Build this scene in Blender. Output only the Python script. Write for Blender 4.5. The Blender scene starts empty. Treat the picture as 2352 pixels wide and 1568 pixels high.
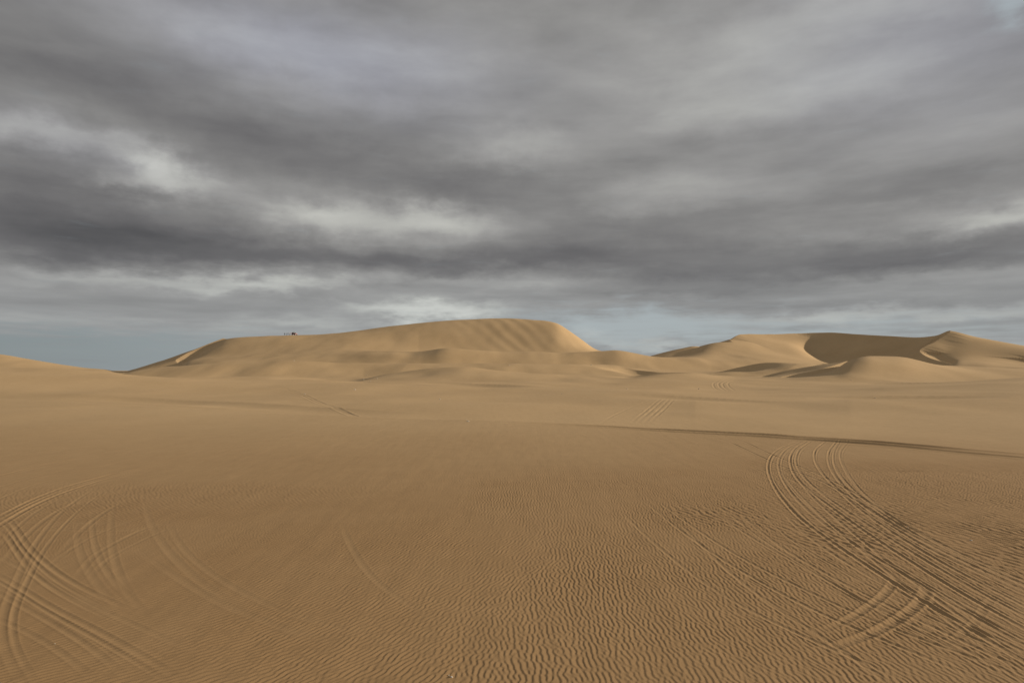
import bpy, math, numpy as np
from mathutils import Vector
rng=np.random.default_rng(7)
scene=bpy.context.scene
H=3.0; F=1568.0; CX=1176.0; HY=850.0

# ---------------------------------------------------------------- helpers
def pchip_slopes(x,y):
    x=np.asarray(x,float); y=np.asarray(y,float)
    h=np.diff(x); d=np.diff(y)/h
    m=np.zeros_like(y)
    ok=(d[:-1]*d[1:])>0
    with np.errstate(divide='ignore',invalid='ignore'):
        hm=(h[:-1]+h[1:])*3/((2*h[1:]+h[:-1])/d[:-1]+(h[1:]+2*h[:-1])/d[1:])
    m[1:-1]=np.where(ok,hm,0); m[0]=d[0]; m[-1]=d[-1]
    return m
def pchip(x,y,q):
    x=np.asarray(x,float); y=np.asarray(y,float)
    m=pchip_slopes(x,y); q=np.clip(q,x[0],x[-1])
    i=np.clip(np.searchsorted(x,q)-1,0,len(x)-2)
    h=x[i+1]-x[i]; t=(q-x[i])/h
    return ((2*t**3-3*t**2+1)*y[i]+(t**3-2*t**2+t)*h*m[i]+(-2*t**3+3*t**2)*y[i+1]+(t**3-t**2)*h*m[i+1])
def sstep(a,b,x):
    t=np.clip((x-a)/(b-a),0,1); return t*t*(3-2*t)
_perm=rng.random((256,256))
def vnoise(x,y):
    xi=np.floor(x).astype(int); yi=np.floor(y).astype(int)
    fx=x-xi; fy=y-yi
    fx=fx**3*(fx*(fx*6-15)+10); fy=fy**3*(fy*(fy*6-15)+10)
    a=_perm[xi&255,yi&255]; b=_perm[(xi+1)&255,yi&255]; c=_perm[xi&255,(yi+1)&255]; d=_perm[(xi+1)&255,(yi+1)&255]
    return (a*(1-fx)+b*fx)*(1-fy)+(c*(1-fx)+d*fx)*fy-0.5
def fbm(x,y,o=3):
    r=0;a=1
    for k in range(o):
        r=r+a*vnoise(x*2**k+17.3*k,y*2**k+5.1*k); a*=.5
    return r

# ---------------------------------------------------------------- terrain stations
S=np.arange(-900,3300,2.0)
def zc(pts,Y):
    px=[p[0] for p in pts]; py=pchip(px,[p[1] for p in pts],S)
    return H+Y*(HY-py)/F
def gsm(v,n,sg):
    k=np.exp(-.5*(np.arange(-n,n+1)/sg)**2); k/=k.sum(); return np.convolve(np.pad(v,n,mode='edge'),k,'valid')
stations=[]
one=np.ones_like(S)
stations.append((-30*one,0*one)); stations.append((6*one,0*one)); stations.append((14*one,0.03*one))
Apy=gsm(pchip([-400,0,400,800,1100,1300,1600,1900,2352,2800],[912,919,936,956,968,973,988,1005,1040,1075],S),80,30)
AY=gsm(np.minimum(H*F/(Apy-HY),70),60,22)
stations.append((AY,H+AY*(HY-Apy)/F))
soft=sstep(900,1600,S)
stations.append((AY*1.22,-0.70-0.5*soft))
Y=95*one
stations.append((Y,zc([(-400,880),(0,895),(400,903),(800,906),(1200,909),(1500,908),(1800,909),(2100,898),(2352,886),(2800,868)],Y)))
Y=130*one
stations.append((Y,zc([(-400,835),(0,845),(200,854),(340,865),(500,873),(750,879),(900,884),(1200,886),(1500,888),(1700,897),(1900,893),(2100,880),(2352,866),(2800,850)],Y)))
stations.append((165*one,0.1*one+0.3*sstep(700,1200,S)*(1-sstep(1500,1800,S))))
Y=205*one
stations.append((Y,zc([(-400,870),(0,868),(300,866),(500,870),(700,876),(800,878),(860,865),(950,851),(1050,841),(1150,851),(1300,861),(1440,865),(1530,853),(1600,856),(1700,867),(1780,867),(1860,862),(1915,850),(1955,826),(2000,816),(2060,818),(2150,832),(2250,844),(2352,848),(2800,845)],Y)))
stations.append((250*one,0.2*one))
Y=pchip([-900,1250,1370,1590,1660,1850,2000,3300],[285,285,300,270,296,276,285,285],S)
stations.append((Y,zc([(-400,860),(0,862),(270,860),(300,855),(400,840),(520,831),(700,831),(830,838),(1000,838),(1200,836),(1400,838),(1480,849),(1560,856),(1610,855),(1700,841),(1760,834),(1850,838),(1920,846),(2100,850),(2200,846),(2352,843),(2800,840)],Y)))
Y=318*one
stations.append((Y,zc([(-400,862),(280,860),(400,850),(600,843),(1000,845),(1400,845),(1600,852),(1900,854),(2140,850),(2175,839),(2205,827),(2260,826),(2352,832),(2800,842)],Y)))
Y=pchip([-900,700,845,1045,1250,1500,3300],[350,350,355,346,350,350,350],S)
stations.append((Y,zc([(-400,852),(270,857),(395,852),(430,840),(480,833),(600,827),(780,815),(860,806),(900,804),(950,806),(1030,801),(1100,805),(1200,808),(1400,807),(1450,812),(1500,821),(1560,824),(1700,824),(1800,832),(1900,841),(2105,842),(2140,818),(2168,792),(2210,797),(2270,810),(2352,822),(2500,828),(2800,832)],Y)))
Y=380*one
stations.append((Y,zc([(-400,845),(200,855),(270,857),(400,852),(418,836),(440,827),(480,821),(600,812),(800,803),(900,806),(1000,811),(1200,815),(1400,813),(1500,822),(1560,822),(1640,808),(1700,810),(1830,824),(1900,834),(1980,840),(2060,842),(2095,828),(2130,796),(2165,783),(2210,793),(2300,812),(2352,820),(2800,832)],Y)))
LY=pchip([-900,270,510,1150,1375,1530,1700,1800,1900,2050,2180,2352,3300],[440,440,440,450,430,440,430,440,450,450,430,415,420],S)
stations.append((LY,zc([(-400,785),(0,814),(60,824),(120,834),(200,845),(240,848),(270,853),(380,850),(425,834),(465,802),(492,788),(518,779),(560,774),(650,770),(720,769),(800,762),(900,749),(1000,738),(1080,733),(1150,732),(1240,736),(1275,741),(1305,758),(1340,782),(1375,805),(1400,808),(1480,818),(1530,822),(1580,806),(1620,787),(1660,780),(1720,785),(1800,805),(1880,825),(1960,838),(2110,842),(2190,815),(2260,803),(2300,802),(2352,808),(2800,826)],LY)))
stations.append((570*one,-1.0*one)); stations.append((1500*one,-5*one)); stations.append((12000*one,-5*one))
TY=np.array([a for a,b in stations]); TZ=np.array([b for a,b in stations])
for k in range(3,TZ.shape[0]-3):
    TZ[k]=gsm(TZ[k],60,24) if k<8 else gsm(TZ[k],8,3.5)
    TY[k]=gsm(TY[k],60,20)
hh=np.diff(TY,axis=0); dd=np.diff(TZ,axis=0)/hh
TM=np.zeros_like(TZ)
with np.errstate(divide='ignore',invalid='ignore'):
    hm=(hh[:-1]+hh[1:])*3/((2*hh[1:]+hh[:-1])/dd[:-1]+(hh[1:]+2*hh[:-1])/dd[1:])
TM[1:-1]=np.where(dd[:-1]*dd[1:]>0,hm,0)

def P(px,py,Yd,sr=None):
    r=(Yd*(px-CX)/F, Yd, H+Yd*(HY-py)/F)
    return r if sr is None else r+(sr,)
ridges=[
 ([P(1610,789,428,.24),P(1690,769,442,.26),P(1760,767,462,.28),P(1830,766,470,.33),P(1900,764,460,.42),P(1970,768,435,.52),P(2050,772.5,408,.56),P(2110,774,388,.58),P(2150,769,374,.6),P(2181,758,362,.6),P(2152,781,352,.6),P(2112,806,341,.58),P(2140,822,328,.5),P(2190,836,312,.4)],.25,.56,.5,120),
 ([P(512,777,440),P(470,793,425),P(428,811,408),P(406,824,396),P(412,838,384)],.16,.30,.5,90),
 ([P(1795,865,200),P(1850,855,206),P(1905,843,214),P(1945,827,222)],.14,.45,.6,14),
]
scarps=[
 ([P(835,807,359),P(880,803,357),P(940,806,352),P(990,804,349),P(1060,801,346)],.9,.30,16),
 ([P(1365,838,302),P(1440,840,294),P(1500,847,283),P(1570,853,274),P(1625,857,268)],3.2,.55,24),
 ([P(1610,857,300),P(1690,842,293),P(1760,835,286),P(1840,838,277)],3.2,.55,24),
 ([P(480,834,285),P(700,832,285),P(830,838,285),P(940,842,285)],2.2,.12,40),
 ([P(820,872,206),P(950,852,205),P(1050,842,203),P(1160,852,200)],1.0,.14,30),
 ([P(1712,766,452),P(1688,773,436),P(1674,783,424),P(1684,792,412)],6.0,1.0,24),
 ([P(-200,840,133),P(0,846,130),P(200,855,128),P(360,867,126)],.6,.14,16),
 ([P(1440,866,214),P(1530,854,208),P(1610,858,196)],1.2,.3,20),
 ([P(1180,852,258),P(1280,852,246),P(1400,860,230)],1.4,.35,18),
 ([P(960,880,152),P(1120,884,142),P(1280,892,128)],.6,.2,14),
 ([P(1450,906,98),P(1650,914,88),P(1850,924,78)],.35,.18,9),
 ([P(1850,903,92),P(2050,899,88),P(2330,894,80)],.45,.2,10),
 ([P(-50,903,92),P(300,909,86),P(700,930,70),P(1000,946,58)],.35,.15,8),
 ([P(640,884,150),P(760,880,152),P(830,877,158)],.7,.25,12),
 ([P(2205,838,338),P(2245,824,342),P(2310,815,342),P(2400,813,340)],1.2,.25,16),
 ([P(1980,876,160),P(2120,874,152),P(2300,868,142)],.7,.25,12),
 ([P(330,868,158),P(480,872,150),P(620,878,140)],.6,.2,12),
]
def base_h(X,Yv):
    Ye=np.maximum(Yv,6.0)
    s=np.clip(CX+F*X/Ye,S[0],S[-1])
    z=np.zeros_like(X)
    f=(s-S[0])/2.0; i=np.clip(f.astype(np.int32),0,len(S)-2); f=f-i
    def tab(T): return T[i]*(1-f)+T[i+1]*f
    y0=tab(TY[0]); z0=tab(TZ[0]); m0=tab(TM[0])
    for k in range(TY.shape[0]-1):
        y1=tab(TY[k+1]); z1=tab(TZ[k+1]); m1=tab(TM[k+1])
        h=y1-y0; t=(Yv-y0)/h; mk=(t>=0)&(t<=1); t=np.clip(t,0,1)
        v=(2*t**3-3*t**2+1)*z0+(t**3-2*t**2+t)*h*m0+(-2*t**3+3*t**2)*z1+(t**3-t**2)*h*m1
        z=np.where(mk,v,z); y0,z0,m0=y1,z1,m1
    return z
def along(pl,x,y,cols):
    t=np.arange(len(pl)); q=np.linspace(0,len(pl)-1,(len(pl)-1)*6+1)
    c=np.stack([pchip(t,pl[:,j],q) for j in range(pl.shape[1])],1)
    bd=np.full(x.shape,1e9); bs=np.zeros(x.shape); out=[np.zeros(x.shape) for _ in cols]; bq=np.zeros(x.shape)
    n=len(c)-1
    for k,(a,b) in enumerate(zip(c[:-1],c[1:])):
        dx,dy=b[0]-a[0],b[1]-a[1]; L2=dx*dx+dy*dy
        tt=np.clip(((x-a[0])*dx+(y-a[1])*dy)/L2,0,1)
        ex=x-(a[0]+tt*dx); ey=y-(a[1]+tt*dy); d=np.hypot(ex,ey)
        cr=(dx*ey-dy*ex)/np.sqrt(L2)
        u=d<bd
        bd=np.where(u,d,bd); bs=np.where(u,cr,bs); bq=np.where(u,(k+tt)/n,bq)
        for o_,j in zip(range(len(cols)),cols): out[o_]=np.where(u,a[j]+tt*(b[j]-a[j]),out[o_])
    return bd,bs,bq,out
def ridge_h(X,Yv,z):
    for pl,sl,sr,k,reach in ridges:
        pl=np.array(pl); m_=reach+75
        m=(X>pl[:,0].min()-m_)&(X<pl[:,0].max()+m_)&(Yv>pl[:,1].min()-m_)&(Yv<pl[:,1].max()+m_)
        if not m.any(): continue
        x=X[m]; y=Yv[m]
        if pl.shape[1]==4: bd,bs,bq,(bz,srv)=along(pl,x,y,(2,3))
        else:
            bd,bs,bq,(bz,)=along(pl,x,y,(2,)); srv=sr
        w=np.clip(bs/np.maximum(bd,1e-3)*.5+.5,0,1)
        r=bz-bd*(sl*w+srv*(1-w))-(np.maximum(bd-reach,0)/25)**2*3.5
        zz=z[m]
        e=np.clip(.5+.5*(r-zz)/k,0,1)
        z[m]=zz*(1-e)+r*e+k*e*(1-e)*.6
    for pl,A,s_,d2 in scarps:
        pl=np.array(pl); m_=d2+3
        m=(X>pl[:,0].min()-m_)&(X<pl[:,0].max()+m_)&(Yv>pl[:,1].min()-m_)&(Yv<pl[:,1].max()+m_)
        if not m.any(): continue
        bd,bs,bq,_=along(pl,X[m],Yv[m],())
        env=np.sin(np.clip(bq,0,1)*np.pi)**1.2
        d=np.maximum(-bs,0)
        dep=A*(1-np.exp(-d*s_/A*1.3))
        z[m]-=env*dep*(1-sstep(d2*.25,d2,bd))
    return z
def terrain(X,Yv):
    z=base_h(X,Yv)
    z=ridge_h(X,Yv,z)
    z=z+sstep(9,60,Yv)*0.14*fbm(X/9+3,Yv/14,2)+sstep(60,250,Yv)*(1.25-.7*sstep(340,400,Yv))*fbm(X/30,Yv/60+9,3)*(1-sstep(1000,3000,Yv))
    z=z+sstep(45,85,Yv)*(1-sstep(240,320,Yv))*.42*vnoise(X/20+40,Yv/17)
    s=CX+F*X/np.maximum(Yv,6)
    fm=sstep(960,1080,s)*(1-sstep(1290,1370,s))*sstep(375,400,Yv)*(1-sstep(436,452,Yv))
    ph=(X*0.36+ (Yv-400)*0.20+1.8*fbm(X/40,Yv/40,2))
    z=z+fm*0.10*np.sin(ph*1.8)*(.6+.9*vnoise(X/25,Yv/60))
    fm2=sstep(560,650,s)*(1-sstep(900,980,s))*sstep(380,405,Yv)*(1-sstep(436,450,Yv))
    z=z+fm2*0.10*np.sin(X*.13+(Yv-400)*.12)
    return z

# ---------------------------------------------------------------- grid
ui=np.arange(-0.80,0.8001,0.00085)
uo=np.linspace(0.80,1.25,60)[1:]
U=np.concatenate([-uo[::-1],ui,uo])
rows=[np.array([-8,-6,-4,-2,0,1,2,3,4.]),1/np.arange(1/4.6,1/20.,-0.00025)]
rows.append(1/np.arange(1/20.,1/100.,-0.00012))
rows.append(np.arange(100.5,190,1.0)); rows.append(np.arange(190,235,.6)); rows.append(np.arange(235,500,0.55)); rows.append(np.arange(502,580,6))
rows.append(np.geomspace(590,12000,30))
R=np.concatenate(rows)
GY,GU=np.meshgrid(R,U,indexing='ij')
W=np.sqrt(GY**2+9.0); GX=GU*W
print("grid",GX.shape)
GZ=terrain(GX,GY)
# relax the hollow of the crescent dune (wind-smoothed sand) away from its crest
r0,r1=np.searchsorted(R,[300,498]); c0=np.searchsorted(U,.22)
sub=GZ[r0:r1,c0:].copy()
bd,bs,bq,_=along(np.array(ridges[0][0])[:,:3],GX[r0:r1,c0:],GY[r0:r1,c0:],())
def box(a,n,axis):
    p=[(0,0),(0,0)]; p[axis]=(n+1,n); c=np.cumsum(np.pad(a,p,mode='edge'),axis=axis)
    return (c[2*n+1:]-c[:-2*n-1])/(2*n+1) if axis==0 else (c[:,2*n+1:]-c[:,:-2*n-1])/(2*n+1)
bl_=sub.copy()
for _ in range(3): bl_=box(box(bl_,9,0),14,1)
mk=sstep(2.5,14,bd)*sstep(.33,.40,GU[r0:r1,c0:])*sstep(305,330,GY[r0:r1,c0:])*(1-sstep(470,490,GY[r0:r1,c0:])); GZ[r0:r1,c0:]=sub*(1-mk)+bl_*mk
del sub,bl_,bd,bs,bq,mk

# ---------------------------------------------------------------- ripples (world grid, spectral synthesis)
x0,x1,y0,y1,res=-17.,17.,4.,25.,0.0105
nx=int((x1-x0)/res); ny=int((y1-y0)/res)
noise=rng.standard_normal((ny,nx)); FN=np.fft.fft2(noise)
kx=np.fft.fftfreq(nx,res)[None,:]; ky=np.fft.fftfreq(ny,res)[:,None]
kr=np.hypot(kx,ky); ka=np.arctan2(ky,kx)
def band(lam,ang,bw=.2,aw=.28):
    k0=1/lam; a=math.radians(ang); da=(ka-a+np.pi)%(2*np.pi)-np.pi
    f=np.exp(-((kr-k0)/(bw*k0))**2)*np.exp(-(da/aw)**2)
    g=np.fft.ifft2(FN*f); return (g/np.sqrt((np.abs(g)**2).mean())).astype(np.complex64)
gx=(x0+np.arange(nx)*res)[None,:]; gy=(y0+np.arange(ny)*res)[:,None]
gX=np.broadcast_to(gx,(ny,nx)); gY=np.broadcast_to(gy,(ny,nx))
wob=fbm(gX/3.0+4,gY/4.0,2)
ax=gX/np.maximum(gY,3)+.25*wob
wl=1-sstep(-.42,-.12,ax)
wm=sstep(-.42,-.12,ax)*(1-sstep(-.12,.12,ax))
big=sstep(.18,.38,ax)*sstep(8.5,11.5,gY+2*wob)
wr=sstep(-.12,.12,ax)*(1-big)
A=band(.08,-48,.25,.38)*wl+band(.070,-26,.25,.38)*wm+band(.066,3,.34,.46)*wr+band(.155,20,.3,.5)*big
mag=np.abs(A); th=np.angle(A)
rip=(np.sin(th)+.28*np.sin(2*th))*np.clip(mag*1.3,0,1)
amp=0.0030*wl+0.0027*wm+0.0031*wr+0.0074*big
cut=12.5+ 8*sstep(-.35,.25,ax)
st=(1-sstep(cut,cut+7,gY+2.5*wob)*(1-big))*(1-sstep(19,24.8,gY))
amp=amp*st*(.9+.45*fbm(gX/1.5,gY/2.+8,2))
ripH=(rip*amp).astype(np.float32)
cov=np.clip(amp/0.0034,0,1.0).astype(np.float32)
del A,mag,th,FN,noise
def samp(T,X,Yv):
    fx=(X-x0)/res; fy=(Yv-y0)/res
    ok=(fx>1)&(fx<nx-3)&(fy>1)&(fy<ny-3)
    fx=np.clip(fx,1,nx-3); fy=np.clip(fy,1,ny-3)
    i=fx.astype(np.int32); j=fy.astype(np.int32); a=fx-i; b=fy-j
    v=(T[j,i]*(1-a)+T[j,i+1]*a)*(1-b)+(T[j+1,i]*(1-a)+T[j+1,i+1]*a)*b
    return v*ok
nr=np.searchsorted(R,24.9)
RP=np.zeros_like(GZ); CV=np.zeros_like(GZ)
RP[:nr]=samp(ripH,GX[:nr],GY[:nr]); CV[:nr]=samp(cov,GX[:nr],GY[:nr])
del ripH,cov,rip,gX,gY,wob,ax

# ---------------------------------------------------------------- wheel tracks
YS=1/np.linspace(1/4.,1/420.,4000)
def hit(px,py):
    a=(px-CX)/F
    z=terrain(YS*a,YS.copy()); pr=HY-(z-H)/YS*F
    k=np.argmax(pr<=py)
    return (YS[k]*a,YS[k])
TR=np.zeros_like(GZ); TMk=np.zeros_like(GZ)
def track(pts,width=.05,depth=.012,off=0.,fade=.15,k=.5,vary=.8,world=None):
    w=np.array([hit(*p) for p in pts]) if world is None else world; depth*=k; width*=.4+.6*k
    seg=np.hypot(*np.diff(w,axis=0).T); t=np.concatenate([[0],np.cumsum(np.maximum(seg,1e-3))])
    n=int(min(160,max(20,t[-1]/0.35))); q=np.linspace(0,t[-1],n)
    c=np.stack([pchip(t,w[:,0],q),pchip(t,w[:,1],q)],1)
    for _ in range(2):
        c[1:-1]=(c[:-2]+2*c[1:-1]+c[2:])/4
    m=width*4
    r0,r1=np.searchsorted(R,[c[:,1].min()-m,c[:,1].max()+m])
    if r1<=r0: return
    D=np.full((r1-r0,len(U)),9.,np.float32); Q=np.zeros((r1-r0,len(U)),np.float32)
    for k in range(n-1):
        a,b=c[k],c[k+1]
        i0,i1=np.searchsorted(R,[min(a[1],b[1])-m,max(a[1],b[1])+m])
        if i1<=i0: continue
        Wa=math.hypot(R[i0],3); Wb=math.hypot(R[i1-1],3)
        xl,xr=min(a[0],b[0])-m,max(a[0],b[0])+m
        ul=min(xl/Wa,xl/Wb); ur=max(xr/Wa,xr/Wb)
        j0,j1=np.searchsorted(U,[ul,ur])
        if j1<=j0: continue
        X=GX[i0:i1,j0:j1]; Yv=GY[i0:i1,j0:j1]
        dx,dy=b-a; L2=dx*dx+dy*dy+1e-9
        tt=np.clip(((X-a[0])*dx+(Yv-a[1])*dy)/L2,0,1)
        d=np.hypot(X-a[0]-tt*dx,Yv-a[1]-tt*dy)
        Ds=D[i0-r0:i1-r0,j0:j1]; Qs=Q[i0-r0:i1-r0,j0:j1]
        u=d<Ds
        Qs[u]=((k+tt)/(n-1))[u]; Ds[u]=d[u]
    mk=D<m
    d=D[mk]; qq=Q[mk]
    env=np.clip(qq/fade,0,1)*np.clip((1-qq)/fade,0,1) if fade>0 else 1.
    env=env*np.clip(.9+vary*vnoise(qq*t[-1]/1.6+off*3,qq*0+width*100+depth*999),.15,1.4)
    tread=1+.2*np.sin(qq*t[-1]*2*np.pi/.09)*(width<.07)
    z=env*depth*(-np.exp(-(d/width)**2)*tread+.75*np.exp(-((d-1.75*width)/(.5*width))**2))
    sub=TR[r0:r1]; sub[mk]+=z
    sm=TMk[r0:r1]; sm[mk]=np.maximum(sm[mk],env*np.exp(-(d/(1.7*width))**4))
bund=[
 [(1835,1012),(1790,1030),(1765,1060),(1770,1100),(1800,1150),(1855,1205),(1925,1255),(2010,1312),(2110,1375),(2220,1440),(2420,1560)],
 [(1842,1012),(1805,1032),(1788,1062),(1800,1105),(1838,1155),(1900,1208),(1980,1262),(2080,1322),(2200,1395),(2420,1520)],
 [(1855,1012),(1826,1030),(1815,1062),(1840,1110),(1900,1158),(1985,1220),(2100,1295),(2230,1375),(2420,1480)],
 [(1865,1012),(1835,1034),(1830,1068),(1862,1112),(1925,1160),(2010,1216),(2130,1290),(2250,1360),(2420,1450)],
 [(1898,1012),(1872,1035),(1880,1075),(1922,1122),(1995,1185),(2085,1245),(2200,1312),(2420,1425)],
 [(1922,1012),(1903,1040),(1910,1080),(1950,1130),(2035,1200),(2150,1268),(2420,1395)],
 [(1930,1012),(1915,1040),(1925,1085),(1968,1133),(2050,1195),(2165,1260),(2420,1375)],
 [(1950,1012),(1930,1040),(1942,1080),(1985,1135),(2070,1200),(2200,1272),(2420,1372)]]
for i,b_ in enumerate(bund):
    track(b_,depth=(.016,.012,.016,.013,.014,.013,.010,.009)[i],width=.045,fade=.03)
    b2=[(x+(10 if k>3 else 3)+k*1.8,y+5) for k,(x,y) in enumerate(b_)]
    track(b2,depth=.008,width=.03,fade=.05)
track([(1580,992),(1660,1010),(1740,1045),(1800,1072),(1870,1098),(1950,1140),(2050,1203),(2170,1268),(2420,1388)],fade=.02,depth=.015)
track([(1610,990),(1690,1008),(1765,1040),(1830,1068),(1900,1098),(1975,1140),(2080,1205),(2200,1268),(2420,1362)],fade=.02,depth=.015)
fan=[([(1790,1080),(1850,1150),(1950,1240),(2060,1330),(2160,1410),(2280,1500),(2400,1590)],.010,.04),
([(1820,1085),(1880,1155),(1985,1245),(2095,1335),(2200,1412),(2330,1500),(2440,1570)],.010,.04),
([(1480,1150),(1560,1215),(1660,1285),(1780,1355),(1920,1425),(2080,1490),(2300,1580)],.011,.04),
([(1510,1150),(1600,1215),(1710,1285),(1830,1345),(1980,1415),(2150,1480),(2400,1570)],.011,.04),
([(1700,1180),(1800,1260),(1920,1330),(2060,1400),(2250,1490),(2420,1570)],.011,.04),
([(1800,1180),(1880,1250),(1990,1320),(2120,1388),(2300,1470),(2420,1530)],.009,.04),
([(1600,1150),(1720,1230),(1860,1310),(2020,1400),(2180,1470),(2400,1590)],.010,.035),
([(1650,1160),(1760,1245),(1900,1330),(2050,1420),(2210,1500),(2380,1590)],.009,.03),
([(1740,1170),(1840,1255),(1960,1325),(2090,1395),(2270,1480),(2420,1550)],.009,.03),
([(1860,1170),(1950,1240),(2050,1302),(2180,1378),(2320,1452),(2420,1505)],.008,.03),
([(1900,1180),(2000,1255),(2110,1325),(2240,1400),(2420,1490)],.007,.03),
([(1560,1200),(1650,1290),(1760,1380),(1900,1470),(2060,1580)],.008,.04),
([(1430,1180),(1530,1270),(1650,1360),(1800,1440),(1980,1520),(2120,1580)],.008,.04)]
for p_,d_,w_ in fan: track(p_,depth=d_,width=w_,fade=.12)
track([(2128,1335),(2122,1370),(2080,1410),(2000,1455),(1930,1480),(1850,1500)],depth=.015,width=.07,fade=.25,vary=.4)
track([(2060,1318),(2040,1355),(1985,1400),(1920,1435),(1860,1455)],depth=.011,width=.06,fade=.25,vary=.4)
track([(2352,1330),(2280,1370),(2230,1440),(2150,1490),(2050,1520)],depth=.005,width=.05,fade=.4,vary=.4)
# left-hand arcs
kk=dict(k=.44)
track([(-60,1215),(0,1185),(80,1145),(170,1112),(270,1085),(420,1062)],depth=.018,width=.06,k=.55,fade=.3)
track([(-60,1240),(0,1206),(70,1165),(150,1130),(250,1098),(380,1072)],depth=.016,width=.06,k=.55,fade=.3)
track([(-60,1225),(0,1195),(75,1154),(160,1121),(260,1091),(400,1067)],depth=.007,width=.04,k=.55,fade=.3)
left=[([(-60,1110),(0,1092),(100,1068),(230,1045)],.011,.08,.2),
([(-60,1135),(0,1118),(100,1090),(200,1070)],.009,.08,.2),
([(-60,1165),(0,1145),(90,1110),(200,1082)],.009,.06,.2),
([(-60,1085),(40,1065),(160,1045),(300,1030)],.008,.08,.2),
([(-40,1165),(20,1195),(70,1260),(140,1320),(220,1365),(340,1415)],.010,.05,.3),
([(-40,1175),(10,1205),(58,1268),(125,1330),(205,1378),(320,1430)],.007,.035,.3),
([(-60,1195),(0,1218),(40,1270),(90,1330),(180,1385),(300,1440)],.009,.045,.3),
([(-60,1290),(40,1345),(120,1395),(210,1440),(320,1500),(420,1560)],.010,.05,.3),
([(-60,1302),(35,1357),(110,1405),(195,1452),(300,1512),(400,1575)],.007,.035,.3),
([(-60,1330),(30,1380),(110,1425),(200,1480),(300,1560)],.008,.045,.3),
([(-60,1400),(40,1440),(130,1490),(220,1560)],.007,.045,.3),
([(-60,1250),(60,1310),(170,1370),(300,1430),(460,1500)],.006,.05,.3),
([(-40,1217),(120,1216),(250,1218),(380,1212)],.013,.08,.15),
([(-40,1200),(120,1199),(260,1202)],.008,.07,.15),
([(60,1580),(15,1500),(5,1420),(35,1340),(80,1250),(160,1160),(220,1120)],.007,.05,.15),
([(95,1580),(40,1500),(28,1420),(60,1340),(110,1250),(190,1165),(250,1120)],.006,.04,.2),
([(120,1290),(180,1225),(250,1170),(330,1130)],.007,.06,.35),
([(170,1330),(240,1260),(330,1215),(420,1190)],.007,.06,.35),
([(190,1345),(270,1270),(360,1225),(440,1200)],.006,.05,.35),
([(80,1330),(150,1270),(240,1220),(360,1175)],.006,.05,.35),
([(0,1300),(60,1230),(130,1175),(200,1140)],.009,.06,.3),
([(-20,1275),(35,1215),(100,1165),(170,1130)],.007,.05,.3),
([(265,1140),(255,1200),(262,1280),(300,1370),(370,1450)],.005,.06,.35),
([(175,1180),(185,1270),(230,1350),(300,1420)],.005,.06,.35),
([(210,1170),(222,1265),(270,1345),(350,1410)],.004,.05,.35),
([(330,1130),(350,1210),(430,1310),(560,1400),(720,1470)],.004,.07,.35),
([(300,1250),(400,1320),(520,1390),(680,1450),(860,1500)],.004,.07,.35),
([(380,1180),(430,1270),(540,1350),(700,1420),(900,1470)],.0035,.06,.35),
([(780,1190),(810,1260),(860,1330),(960,1400),(1060,1450)],.003,.06,.35)]
for p_,d_,w_,f_ in left: track(p_,depth=d_,width=w_,fade=f_,**kk)
# tracks beyond the near rise
for o in (0,14,30,44):
    track([(1448+o,974),(1475+o*.9,950),(1505+o*.8,925),(1535+o*.6,908)],width=.16,depth=.03,fade=.3)
track([(1380,972),(1440,940),(1520,912)],width=.18,depth=.02)
for o in (0,8):
    track([(600+o,879),(665+o,897),(730+o,925),(790+o,948),(860+o,962)],width=.22,depth=.06)
for o in (0,12,22,34):
    track([(1655+o,872),(1638+o,884),(1650+o,895),(1690+o,903)],width=.28,depth=.06)
# worn line along the top of the near rise (world space, just this side of the crest)
wp=[]
for px in np.linspace(1150,2500,30):
    a=(px-CX)/F; yy=float(np.interp(px,S,AY))*.975; wp.append((a*yy,yy))
wp=np.array(wp)
def sh(d,s=0.): 
    q=wp.copy(); q[:,1]-=d-s*wp[:,0]; return q
track(None,width=.30,depth=.085,fade=.3,k=1,vary=.7,world=wp)
track(None,width=.20,depth=.03,fade=.35,k=1,vary=.6,world=sh(1.3)[6:])
track(None,width=.20,depth=.03,fade=.35,k=1,vary=.6,world=sh(2.2,.03)[12:])
RP*=1-.6*np.clip(TMk,0,1)
GZ+=RP+TR

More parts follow.
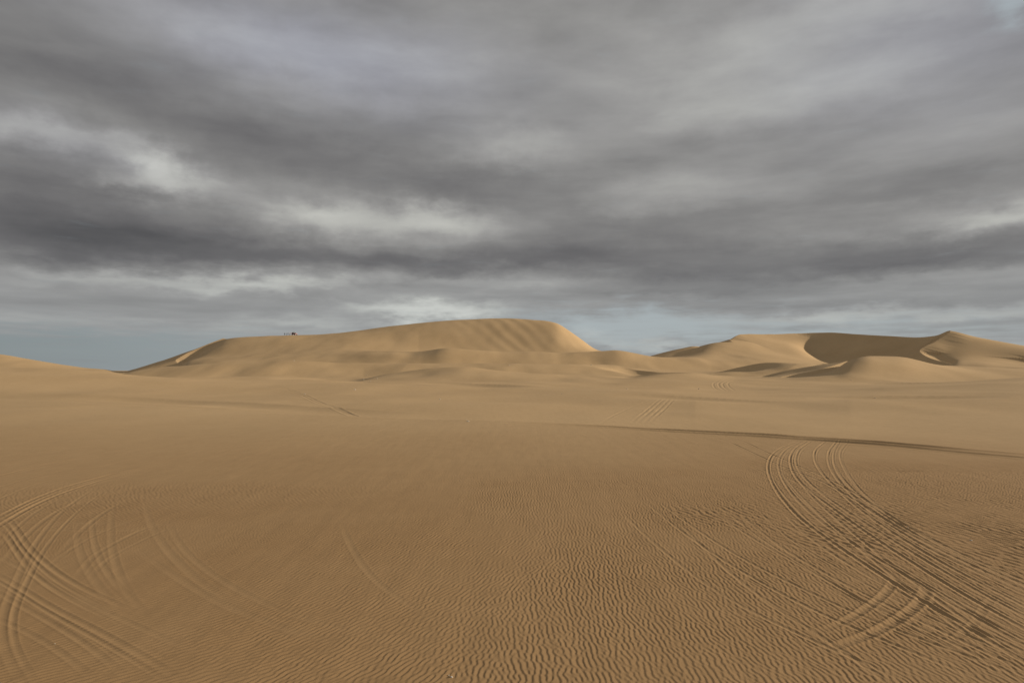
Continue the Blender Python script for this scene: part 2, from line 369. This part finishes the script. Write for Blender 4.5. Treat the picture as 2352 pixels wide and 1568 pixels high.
# ---------------------------------------------------------------- materials
def nodes_of(m):
    m.use_nodes=True; nt=m.node_tree; nt.nodes.clear(); return nt
def sand_mat():
    m=bpy.data.materials.new("sand"); nt=nodes_of(m); N=nt.nodes.new; L=nt.links.new
    out=N('ShaderNodeOutputMaterial'); b=N('ShaderNodeBsdfPrincipled'); L(b.outputs[0],out.inputs[0])
    b.inputs['Roughness'].default_value=.95; b.inputs['Specular IOR Level'].default_value=.12
    tc=N('ShaderNodeTexCoord')
    n1=N('ShaderNodeTexNoise'); n1.inputs['Scale'].default_value=.05; n1.inputs['Detail'].default_value=5; L(tc.outputs['Object'],n1.inputs['Vector'])
    n2=N('ShaderNodeTexNoise'); n2.inputs['Scale'].default_value=1.1; n2.inputs['Detail'].default_value=8; n2.inputs['Roughness'].default_value=.65; L(tc.outputs['Object'],n2.inputs['Vector'])
    n3=N('ShaderNodeTexNoise'); n3.inputs['Scale'].default_value=160; n3.inputs['Detail'].default_value=2; L(tc.outputs['Object'],n3.inputs['Vector'])
    cr=N('ShaderNodeValToRGB'); e=cr.color_ramp.elements
    e[0].position=.3; e[0].color=(.48,.332,.178,1); e[1].position=.72; e[1].color=(.57,.402,.224,1)
    mx=N('ShaderNodeMath'); mx.operation='MULTIPLY_ADD'; mx.inputs[1].default_value=.45; 
    L(n2.outputs[0],mx.inputs[0]); 
    m2=N('ShaderNodeMath'); m2.operation='MULTIPLY'; m2.inputs[1].default_value=.6; L(n1.outputs[0],m2.inputs[0]); L(m2.outputs[0],mx.inputs[2])
    L(mx.outputs[0],cr.inputs[0])
    at=N('ShaderNodeAttribute'); at.attribute_name='near_dark'
    c2=N('ShaderNodeMix'); c2.data_type='RGBA'; c2.blend_type='MULTIPLY'
    c2.inputs['B'].default_value=(.67,.60,.53,1); L(at.outputs['Fac'],c2.inputs['Factor']); L(cr.outputs[0],c2.inputs['A'])
    c3=N('ShaderNodeMix'); c3.data_type='RGBA'; c3.blend_type='MULTIPLY'; c3.inputs['Factor'].default_value=1
    r3=N('ShaderNodeMapRange'); r3.inputs['From Min'].default_value=.3; r3.inputs['From Max'].default_value=.7; r3.inputs['To Min'].default_value=.86; r3.inputs['To Max'].default_value=1.12
    L(n3.outputs[0],r3.inputs[0]); L(c2.outputs['Result'],c3.inputs['A']); L(r3.outputs[0],c3.inputs['B'])
    L(c3.outputs['Result'],b.inputs['Base Color'])
    bp=N('ShaderNodeBump'); bp.inputs['Strength'].default_value=.35; bp.inputs['Distance'].default_value=.004
    L(n3.outputs[0],bp.inputs['Height']); 
    mp=N('ShaderNodeMapping'); mp.inputs['Scale'].default_value=(2.2,.35,1); mp.inputs['Rotation'].default_value=(0,0,.3); L(tc.outputs['Object'],mp.inputs[0])
    n4=N('ShaderNodeTexNoise'); n4.inputs['Scale'].default_value=1.0; n4.inputs['Detail'].default_value=4; L(mp.outputs[0],n4.inputs['Vector'])
    b2=N('ShaderNodeBump'); b2.inputs['Strength'].default_value=.6; b2.inputs['Distance'].default_value=.02
    L(n4.outputs[0],b2.inputs['Height']); L(bp.outputs[0],b2.inputs['Normal']); L(b2.outputs[0],b.inputs['Normal'])
    return m
SAND=sand_mat()
def plain(name,col,rough=.7,var=.15):
    m=bpy.data.materials.new(name); nt=nodes_of(m); N=nt.nodes.new; L=nt.links.new
    out=N('ShaderNodeOutputMaterial'); b=N('ShaderNodeBsdfPrincipled'); L(b.outputs[0],out.inputs[0]); b.inputs['Roughness'].default_value=rough
    n=N('ShaderNodeTexNoise'); n.inputs['Scale'].default_value=8; n.inputs['Detail'].default_value=4
    tc=N('ShaderNodeTexCoord'); L(tc.outputs['Object'],n.inputs['Vector'])
    mx=N('ShaderNodeMix'); mx.data_type='RGBA'; mx.inputs['A'].default_value=(*[c*(1-var) for c in col],1); mx.inputs['B'].default_value=(*[min(1,c*(1+var)) for c in col],1)
    L(n.outputs[0],mx.inputs['Factor']); L(mx.outputs['Result'],b.inputs['Base Color']); return m

# ---------------------------------------------------------------- terrain meshes
nR,nU=GX.shape
idx=np.arange(nR*nU).reshape(nR,nU)
quads=np.stack([idx[:-1,:-1],idx[:-1,1:],idx[1:,1:],idx[1:,:-1]],-1)
owner=np.zeros((nR-1,nU-1),np.int8)
rr=lambda y:int(np.searchsorted(R,y)); cc=lambda px:int(np.searchsorted(U,(px-CX)/F))
owner[rr(318):rr(575),cc(225):cc(1530)]=1
owner[rr(318):rr(575),cc(1530):]=2
owner[rr(318):rr(575),:cc(225)]=3
owner[rr(178):rr(250),cc(1785):cc(2352)]=4
co=np.stack([GX,GY,GZ],-1).reshape(-1,3).astype(np.float32)
# exact shading normals of the whole sheet, so neighbouring pieces meet without a seam
gz0=np.gradient(GZ,axis=0); gx0=np.gradient(GX,axis=0); gy0=np.gradient(GY,axis=0)
gz1=np.gradient(GZ,axis=1); gx1=np.gradient(GX,axis=1)
NRM=np.stack([-(gz1/gx1), -(gz0-gz1/gx1*gx0)/gy0, np.ones_like(GZ)],-1); NRM/=np.linalg.norm(NRM,axis=-1,keepdims=True)
NRM=NRM.reshape(-1,3).astype(np.float32)
del gz0,gx0,gy0,gz1,gx1
wide=(1-sstep(9,52,GY+6*fbm(GX/8,GY/10,2)-6*sstep(0,.7,GU)))
near_dark=(np.clip(.22*CV*(1-.6*np.clip(TMk,0,1))+.78*wide,0,1)).reshape(-1).astype(np.float32)  # darker grains on ripples plus a broad darker tone towards the camera
def build(name,mask):
    q=quads[mask]; u,inv=np.unique(q.ravel(),return_inverse=True)
    me=bpy.data.meshes.new(name); n=len(q)
    me.vertices.add(len(u)); me.vertices.foreach_set('co',co[u].ravel())
    me.loops.add(n*4); me.loops.foreach_set('vertex_index',inv.astype(np.int32).ravel())
    me.polygons.add(n); me.polygons.foreach_set('loop_start',np.arange(0,n*4,4,dtype=np.int32))
    me.polygons.foreach_set('use_smooth',np.ones(n,bool))
    me.update(calc_edges=True)
    a=me.attributes.new('near_dark','FLOAT','POINT'); a.data.foreach_set('value',near_dark[u])
    if name!="ground": me.normals_split_custom_set_from_vertices(NRM[u])
    me.materials.append(SAND)
    o=bpy.data.objects.new(name,me); scene.collection.objects.link(o); o["kind"]="structure"; return o
o=build("ground",owner==0); o["label"]="rippled tan desert sand crossed by tyre tracks"; o["category"]="ground"
for k,lab in ((1,"large smooth sand dune with wind flutes and people on its crest"),(2,"broad sand dune with sharp crest and shaded hollow"),(3,"low distant sand dune sloping down to flat desert"),(4,"small rounded sand dune with shaded slip face")):
    o=build("sand_dune",owner==k); o["label"]=lab; o["category"]="dune"

def surf(px,py):
    x,y=hit(px,py); return (x,y,float(terrain(np.array([x]),np.array([y]))[0]))
def crest(px,lo=400,hi=460):
    ys=np.linspace(lo,hi,300); a=(px-CX)/F
    z=terrain(ys*a,ys.copy()); k=np.argmax((z-H)/ys); return (ys[k]*a,ys[k],float(z[k]))

# ---------------------------------------------------------------- stones
import bmesh
STONE=plain("pale_stone",(.55,.5,.42),.85)
smesh=[]
for k in range(4):
    bm=bmesh.new(); bmesh.ops.create_icosphere(bm,subdivisions=3,radius=.5)
    for v in bm.verts:
        p=v.co*2.3; n=vnoise(np.array([p.x+9*k+3]),np.array([p.y+p.z*1.7]))[0]+.5*vnoise(np.array([p.z*2+k]),np.array([p.x*2+7]))[0]
        v.co*=1+.55*n; v.co.z*=.6
    me=bpy.data.meshes.new("stone"); bm.to_mesh(me); bm.free(); me.materials.append(STONE)
    for p in me.polygons: p.use_smooth=(k%2==0)
    smesh.append(me)
spots=[(1037,1555,.028),(1031,1550,.014),(2230,1241,.04),(2085,1212,.03),(126,1478,.014),(1075,968,.13),(1071,964,.08),(815,895,.28),(835,872,.35),(850,876,.3),(866,870,.35),(842,864,.3),(1358,840,.6),(1170,841,.5),(1605,893,.3),(1290,905,.15),(700,905,.2),(1010,917,.2),(2010,915,.2),(1955,873,.25),(1440,893,.25),(675,830,.6)]
for k,(px,py,sz) in enumerate(spots):
    x,y,z=surf(px,py)
    o=bpy.data.objects.new("stone",smesh[k%4]); scene.collection.objects.link(o)
    o.location=(x,y,z+sz*.15); o.scale=(sz,sz*.8,sz*.8); o.rotation_euler=(0,0,k*1.3)
    o["label"]="small pale stone lying on bare sand"; o["category"]="stone"; o["group"]="pale stones scattered on the sand"

# ---------------------------------------------------------------- people
def person_mesh(pose,shirt,trouser):
    V=[];E=[];Rr=[]
    def v(p,r,par=None):
        V.append(p);Rr.append(r)
        if par is not None:E.append((par,len(V)-1))
        return len(V)-1
    sp=pose['leg']; am=pose['arm']
    pel=v((0,0,.95),.15); wa=v((0,0,1.12),.13,pel); ch=v((0,-.01,1.33),.165,wa); nk=v((0,0,1.5),.06,ch); hd=v((0,-.015,1.62),.10,nk); v((0,-.01,1.72),.085,hd)
    for s in (-1,1):
        hip=v((s*.1,0,.88),.10,pel); kn=v((s*(.11+sp*.3),-.02+s*sp*.5,.5),.065,hip); an=v((s*(.12+sp*.5),.02+s*sp,.09),.045,kn); v((s*(.13+sp*.5),-.14+s*sp,.045),.04,an)
        sh=v((s*.19,0,1.42),.06,ch); el=v((s*(.25+am*.1),.02,1.14),.045,sh); wr=v((s*(.26-am*.12),-.05-am*.22,.9+am*.28),.033,el); v((s*(.25-am*.16),-.08-am*.25,.83+am*.3),.035,wr)
    me=bpy.data.meshes.new("person"); me.from_pydata(V,E,[])
    o=bpy.data.objects.new("tmp",me); scene.collection.objects.link(o)
    md=o.modifiers.new("s",'SKIN'); sb=o.modifiers.new("b",'SUBSURF'); sb.levels=1
    for i,r in enumerate(Rr):
        d=me.skin_vertices[0].data[i]; d.radius=(r,r); d.use_root=(i==0)
    dg=bpy.context.evaluated_depsgraph_get(); dg.update()
    m2=bpy.data.meshes.new_from_object(o.evaluated_get(dg)); bpy.data.objects.remove(o)
    m2.materials.clear()
    for mt in (shirt,trouser,SKIN,HAIR): m2.materials.append(mt)
    for p in m2.polygons:
        c=p.center; p.use_smooth=True
        p.material_index=1 if c.z<.98 and abs(c.x)<.2+sp else (0 if c.z<1.49 and not(abs(c.x)>.2 and c.z<1.1) else (3 if c.z>1.66 or (c.z>1.55 and c.y>.02) else 2))
    return m2
SKIN=plain("skin",(.36,.2,.13)); HAIR=plain("hair",(.02,.015,.01)); 
DK=plain("dark_cloth",(.03,.03,.04)); JN=plain("denim",(.05,.07,.12)); WH=plain("white_cloth",(.6,.58,.55)); RD=plain("red_cloth",(.35,.05,.04)); BR=plain("brown_cloth",(.12,.07,.04))
ppl=[(654,.02,0,DK,DK,"dark clothes"),(658,.1,.6,BR,DK,"a brown top"),(661.5,.05,.2,DK,JN,"a dark jacket and jeans"),(665,.0,.9,WH,DK,"a white shirt"),(668.5,.14,.1,RD,DK,"a red top"),(671,.03,.5,DK,BR,"a black jacket")]
for k,(px,lg,ar,s,t,lab) in enumerate(ppl):
    o=bpy.data.objects.new("person",person_mesh({'leg':lg,'arm':ar},s,t)); scene.collection.objects.link(o)
    x,y,z=crest(px); o.location=(x,y,z-.02); o.rotation_euler=(0,0,k*1.9); 
    o["label"]="person standing on the dune crest wearing "+lab; o["category"]="person"; o["group"]="people standing on the dune crest"

# ---------------------------------------------------------------- off-road vehicle
def mesh_obj(name,verts,faces,mat,parent,smooth=False,bev=0):
    me=bpy.data.meshes.new(name); bm=bmesh.new()
    vs=[bm.verts.new(v) for v in verts]
    for f in faces: bm.faces.new([vs[i] for i in f])
    bmesh.ops.recalc_face_normals(bm,faces=bm.faces)
    if bev: bmesh.ops.bevel(bm,geom=bm.edges[:],offset=bev,segments=2,affect='EDGES',clamp_overlap=True)
    bm.to_mesh(me); bm.free(); me.materials.append(mat)
    for p in me.polygons:p.use_smooth=smooth
    o=bpy.data.objects.new(name,me); scene.collection.objects.link(o)
    if parent: o.parent=parent
    return o
def prism(prof,w0,w1=None):
    n=len(prof); w=[w0]*n if w1 is None else w1
    v=[(x,-w[i],z) for i,(x,z) in enumerate(prof)]+[(x,w[i],z) for i,(x,z) in enumerate(prof)]
    f=[list(range(n)),list(range(2*n-1,n-1,-1))]+[[i,(i+1)%n,(i+1)%n+n,i+n] for i in range(n)]
    return v,f
def cyl(name,r,w,mat,parent,n=24):
    v=[]
    for s in (-1,1):
        for k in range(n):
            a=2*math.pi*k/n; v.append((r*math.cos(a),s*w/2,r*math.sin(a)))
    f=[list(range(n)),list(range(2*n-1,n-1,-1))]+[[i,(i+1)%n,(i+1)%n+n,i+n] for i in range(n)]
    return mesh_obj(name,v,f,mat,parent,bev=.015)
veh=bpy.data.objects.new("off_road_vehicle",None); scene.collection.objects.link(veh)
veh["label"]="small red and white off-road vehicle parked beside people"; veh["category"]="car"
RED=plain("red_paint",(.30,.06,.04),.35); WP=plain("white_paint",(.7,.7,.68),.4); GL=plain("tinted_glass",(.02,.025,.03),.1); TY_=plain("tyre_rubber",(.02,.02,.02),.8); MT=plain("wheel_metal",(.4,.4,.4),.4); LT=plain("lamp_glass",(.8,.8,.75),.2)
v,f=prism([(-1.95,.5),(-1.95,1.08),(.55,1.12),(1.85,1.02),(1.95,.9),(1.95,.5)],.85); mesh_obj("body",v,f,RED,veh,bev=.04)
v,f=prism([(-1.9,1.1),(-1.8,1.78),(.15,1.8),(.62,1.13)],0,[.8,.7,.7,.8]); cab=mesh_obj("cabin",v,f,WP,veh,bev=.03)
v,f=prism([(.26,1.7),(.62,1.18),(.66,1.18),(.30,1.7)],0,[.6,.7,.7,.6]); mesh_obj("windscreen",v,f,GL,cab)
for s in (-1,1):
    for a,b in ((-1.7,-.9),(-.8,.05)):
        vv=[(a,s*.805,1.2),(b,s*.805,1.2),(b-.02,s*.735,1.68),(a+.03,s*.735,1.68),(a,s*.79,1.2),(b,s*.79,1.2),(b-.02,s*.72,1.68),(a+.03,s*.72,1.68)]
        mesh_obj("side_window",vv,[[0,1,2,3],[4,5,6,7],[0,1,5,4],[1,2,6,5],[2,3,7,6],[3,0,4,7]],GL,cab)
    hl=cyl("headlight",.1,.05,LT,veh); hl.rotation_euler=(0,0,math.pi/2); hl.location=(1.96,s*.62,.85)
    for xx in (-1.25,1.25):
        w=bpy.data.objects.new("wheel",None); scene.collection.objects.link(w); w.parent=veh; w.location=(xx,s*.8,.38)
        cyl("tyre",.38,.24,TY_,w); cyl("rim",.21,.26,MT,w)
v,f=prism([(1.96,.42),(1.96,.58),(2.08,.56),(2.08,.44)],.84); mesh_obj("bumper",v,f,TY_,veh)
v,f=prism([(-1.5,1.86),(-1.5,1.92),(0,1.92),(0,1.86)],.6); mesh_obj("roof_rack",v,f,TY_,cab)
x,y,z=crest(677); veh.location=(x,y-.3,z-.05); veh.rotation_euler=(0,0,math.radians(-40))

# ---------------------------------------------------------------- world
w=bpy.data.worlds.new("World"); scene.world=w; w.use_nodes=True; nt=w.node_tree; nt.nodes.clear(); N=nt.nodes.new; L=nt.links.new
SUN_AZ,SUN_EL=math.radians(89),math.radians(14.5)
def M(op,a,b=None,c=None,clamp=False):
    n=N('ShaderNodeMath'); n.operation=op; n.use_clamp=clamp
    for i,q in enumerate((a,b,c)):
        if q is None: continue
        if isinstance(q,(int,float)): n.inputs[i].default_value=q
        else: L(q,n.inputs[i])
    return n.outputs[0]
def VM(op,a,b=None):
    n=N('ShaderNodeVectorMath'); n.operation=op
    for i,q in enumerate((a,b)):
        if q is None: continue
        if isinstance(q,tuple): n.inputs[i].default_value=q
        else: L(q,n.inputs[i])
    return n.outputs['Value'] if op in('DOT_PRODUCT','LENGTH') else n.outputs[0]
def SS(x,a,b,lo=0.,hi=1.):
    n=N('ShaderNodeMapRange'); n.interpolation_type='SMOOTHSTEP'; L(x,n.inputs[0])
    for i,q in enumerate((a,b,lo,hi)): n.inputs[i+1].default_value=q
    return n.outputs[0]
def NZ(vec,scale,detail=5,rough=.5,dist=0,color=False):
    n=N('ShaderNodeTexNoise'); L(vec,n.inputs['Vector']); n.inputs['Scale'].default_value=scale; n.inputs['Detail'].default_value=detail; n.inputs['Roughness'].default_value=rough; n.inputs['Distortion'].default_value=dist
    return n.outputs['Color'] if color else n.outputs[0]
tc=N('ShaderNodeTexCoord'); sep=N('ShaderNodeSeparateXYZ'); L(tc.outputs['Generated'],sep.inputs[0])
X,Yo,Z=sep.outputs
az=M('ARCTAN2',X,Yo)
hor=M('SQRT',M('ADD',M('MULTIPLY',X,X),M('MULTIPLY',Yo,Yo)))
el=M('DIVIDE',Z,M('MAXIMUM',hor,.05))
ce=N('ShaderNodeCombineXYZ'); L(az,ce.inputs[0]); L(el,ce.inputs[1]); ae=ce.outputs[0]
ell=M('LOGARITHM',M('ADD',M('MAXIMUM',el,0),.10),math.e)
cl=N('ShaderNodeCombineXYZ'); L(az,cl.inputs[0]); L(ell,cl.inputs[1]); cle=cl.outputs[0]
w1=VM('MULTIPLY',VM('SUBTRACT',NZ(VM('MULTIPLY',cle,(3.,2.6,1.)),1.0,2,.5,0,True),(.5,.5,.5)),(.08,.022,0))
w2=VM('MULTIPLY',VM('SUBTRACT',NZ(VM('MULTIPLY',cle,(15.,8.,1.)),1.0,5,.58,0,True),(.5,.5,.5)),(.10,.055,0))
p=VM('ADD',VM('ADD',ae,w1),w2)
def blob(px,py,sx,sy,rot,amp):
    a=math.atan((px-CX)/F); c=math.cos(a); e=(HY-py)/F*c
    n=N('ShaderNodeMapping'); n.vector_type='TEXTURE'; L(p,n.inputs[0])
    n.inputs['Location'].default_value=(a,e,0); n.inputs['Rotation'].default_value=(0,0,math.radians(rot)); n.inputs['Scale'].default_value=(sx/F*(.75+.25*c),sy/F*c,1)
    d=VM('DOT_PRODUCT',n.outputs[0],n.outputs[0])
    return M('MULTIPLY',M('POWER',math.exp(-1),d),amp)
def total(bl,start):
    acc=start
    for b in bl: acc=M('ADD',blob(*b),acc)
    return acc
B=[(60,80,420,170,0,-.07),(760,130,330,100,-6,.12),(480,60,260,60,-12,.05),(1850,50,380,110,4,.17),(1150,40,200,60,0,.03),
 (1750,250,330,60,4,.12),(1560,210,160,40,6,.05),(2250,330,170,130,0,.04),(330,235,420,50,-8,-.08),(780,385,400,60,-6,-.12),(1080,430,230,45,-2,-.07),
 (60,300,150,30,-3,.14),(210,318,80,22,-5,.04),(362,380,60,34,-12,.28),(395,428,140,28,0,.20),(290,432,60,18,0,.10),(660,485,110,20,0,.08),
 (120,400,190,45,-2,-.11),(130,500,320,75,-1,-.22),(380,560,330,40,0,-.12),(120,580,300,35,0,-.09),
 (740,512,110,34,-2,.17),(960,500,150,34,0,.19),(1080,520,100,28,-2,.08),(820,600,320,26,0,-.08),(1150,610,330,28,0,-.11),
 (1180,330,140,42,-4,.14),(960,290,220,50,0,-.05),(1500,440,240,45,2,.10),(1330,520,200,34,0,-.06),(1640,500,240,30,2,-.02),
 (1750,600,420,46,0,-.12),(1400,570,250,35,0,-.10),(2150,590,250,46,0,-.09),(2300,500,140,34,2,.20),(2100,480,120,30,0,.04),(2250,420,260,35,0,-.05),(2050,130,200,60,0,.03),
 (250,640,300,24,0,.08),(520,650,160,22,0,.12),(700,655,140,16,2,.12),(1250,620,130,20,2,.09),(1200,655,230,18,0,.09),
 (960,708,170,24,1,.28),(830,738,200,14,0,-.02),(1060,722,120,18,0,.15),(700,740,140,16,0,.10),(1500,660,240,14,0,-.05),(2150,640,260,18,0,.06),(2000,725,360,18,0,.14),(1335,758,36,20,0,.22),(1420,790,80,12,0,.14),(1500,805,60,10,0,.16),(300,760,300,30,0,.05)]
nz1=M('MULTIPLY_ADD',NZ(VM('MULTIPLY',cle,(1.7,4.4,1.)),1.3,3,.45,.1),.22,-.11)
nz2=M('MULTIPLY_ADD',NZ(VM('MULTIPLY',cle,(5.,7.0,1.)),1.3,6,.55,.15),.23,-.115)
v0=M('ADD',M('ADD',nz1,nz2),M('ADD',SS(el,.03,.17,.05,0.),.545))
val=total(B,v0)
cr=N('ShaderNodeValToRGB'); L(val,cr.inputs[0]); e=cr.color_ramp.elements
def lin(c): return tuple(((q/255+.055)/1.055)**2.4 if q/255>.04 else q/255/12.92 for q in c)+(1,)
e[0].position=.18; e[0].color=lin((82,82,84)); e[1].position=.95; e[1].color=lin((210,210,203))
for pz,c in ((.35,(106,105,106)),(.5,(131,130,129)),(.62,(154,153,151)),(.75,(179,179,174))):
    q=e.new(pz); q.color=lin(c)
bl=M('ADD',blob(720,120,420,130,-6,.95),M('ADD',blob(2200,60,400,220,0,.6),blob(150,330,240,60,-10,.3)))
mx=N('ShaderNodeMix'); mx.data_type='RGBA'; mx.blend_type='MULTIPLY'; L(M('MINIMUM',bl,1.0),mx.inputs['Factor']); L(cr.outputs[0],mx.inputs['A']); mx.inputs['B'].default_value=(.95,.98,1.14,1)
mx2=N('ShaderNodeMix'); mx2.data_type='RGBA'; mx2.blend_type='MULTIPLY'; L(SS(el,.02,.2,.7,0.),mx2.inputs['Factor']); L(mx.outputs['Result'],mx2.inputs['A']); mx2.inputs['B'].default_value=(.95,1.01,1.06,1)
gap=M('ADD',blob(1420,745,300,45,0,.95),M('ADD',blob(150,805,520,60,0,.75),M('ADD',blob(2000,755,420,36,0,.5),blob(2340,10,60,40,0,.9))))
gap=M('ADD',gap,SS(el,.0,.075,.5,0.))
gn=NZ(VM('MULTIPLY',cle,(7.,13.,1.)),1.6,5,.58)
gap=SS(M('ADD',gap,M('MULTIPLY_ADD',gn,1.4,-.7)),.1,1.1,0.,.9)
sky=N('ShaderNodeTexSky'); sky.sky_type='NISHITA'; sky.sun_disc=False; sky.sun_elevation=SUN_EL; sky.sun_rotation=SUN_AZ; sky.altitude=50; sky.air_density=1.0; sky.dust_density=.5
gc=N('ShaderNodeValToRGB'); ge=gc.color_ramp.elements
hz=N('ShaderNodeMapRange'); L(az,hz.inputs[0]); hz.inputs[1].default_value=-.65; hz.inputs[2].default_value=.1; L(hz.outputs[0],gc.inputs[0])
ge[0].position=0; ge[0].color=lin((130,141,147)); ge[1].position=1; ge[1].color=lin((170,179,183))
skm=N('ShaderNodeMix'); skm.data_type='RGBA'; skm.blend_type='MIX'; skm.inputs['Factor'].default_value=.9
sks=VM('SCALE',sky.outputs[0]); sks.node.inputs['Scale'].default_value=.07
L(sks,skm.inputs['A']); L(gc.outputs[0],skm.inputs['B'])
bs=N('ShaderNodeBackground'); L(skm.outputs['Result'],bs.inputs[0]); bs.inputs[1].default_value=1
bc=N('ShaderNodeBackground'); L(mx2.outputs['Result'],bc.inputs[0]); bc.inputs[1].default_value=1.0
ms=N('ShaderNodeMixShader'); L(gap,ms.inputs[0]); L(bc.outputs[0],ms.inputs[1]); L(bs.outputs[0],ms.inputs[2])
wo=N('ShaderNodeOutputWorld'); L(ms.outputs[0],wo.inputs[0])

sd=Vector((math.cos(SUN_EL)*math.sin(SUN_AZ),math.cos(SUN_EL)*math.cos(SUN_AZ),math.sin(SUN_EL)))
sl=bpy.data.lights.new("sun",'SUN'); sl.energy=5; sl.angle=math.radians(.9); sl.color=(1,.87,.70)
so=bpy.data.objects.new("sun",sl); scene.collection.objects.link(so); so.rotation_euler=sd.to_track_quat('Z','Y').to_euler()

cam=bpy.data.cameras.new("camera"); co_=bpy.data.objects.new("camera",cam); scene.collection.objects.link(co_)
cam.lens=24; cam.sensor_width=36; cam.clip_end=20000; cam.clip_start=.1; cam.shift_y=(HY-784)/2352
co_.location=(0,0,H); co_.rotation_euler=(math.pi/2,0,0); scene.camera=co_
scene.view_settings.view_transform='Standard'; scene.view_settings.look='None'; scene.view_settings.exposure=0
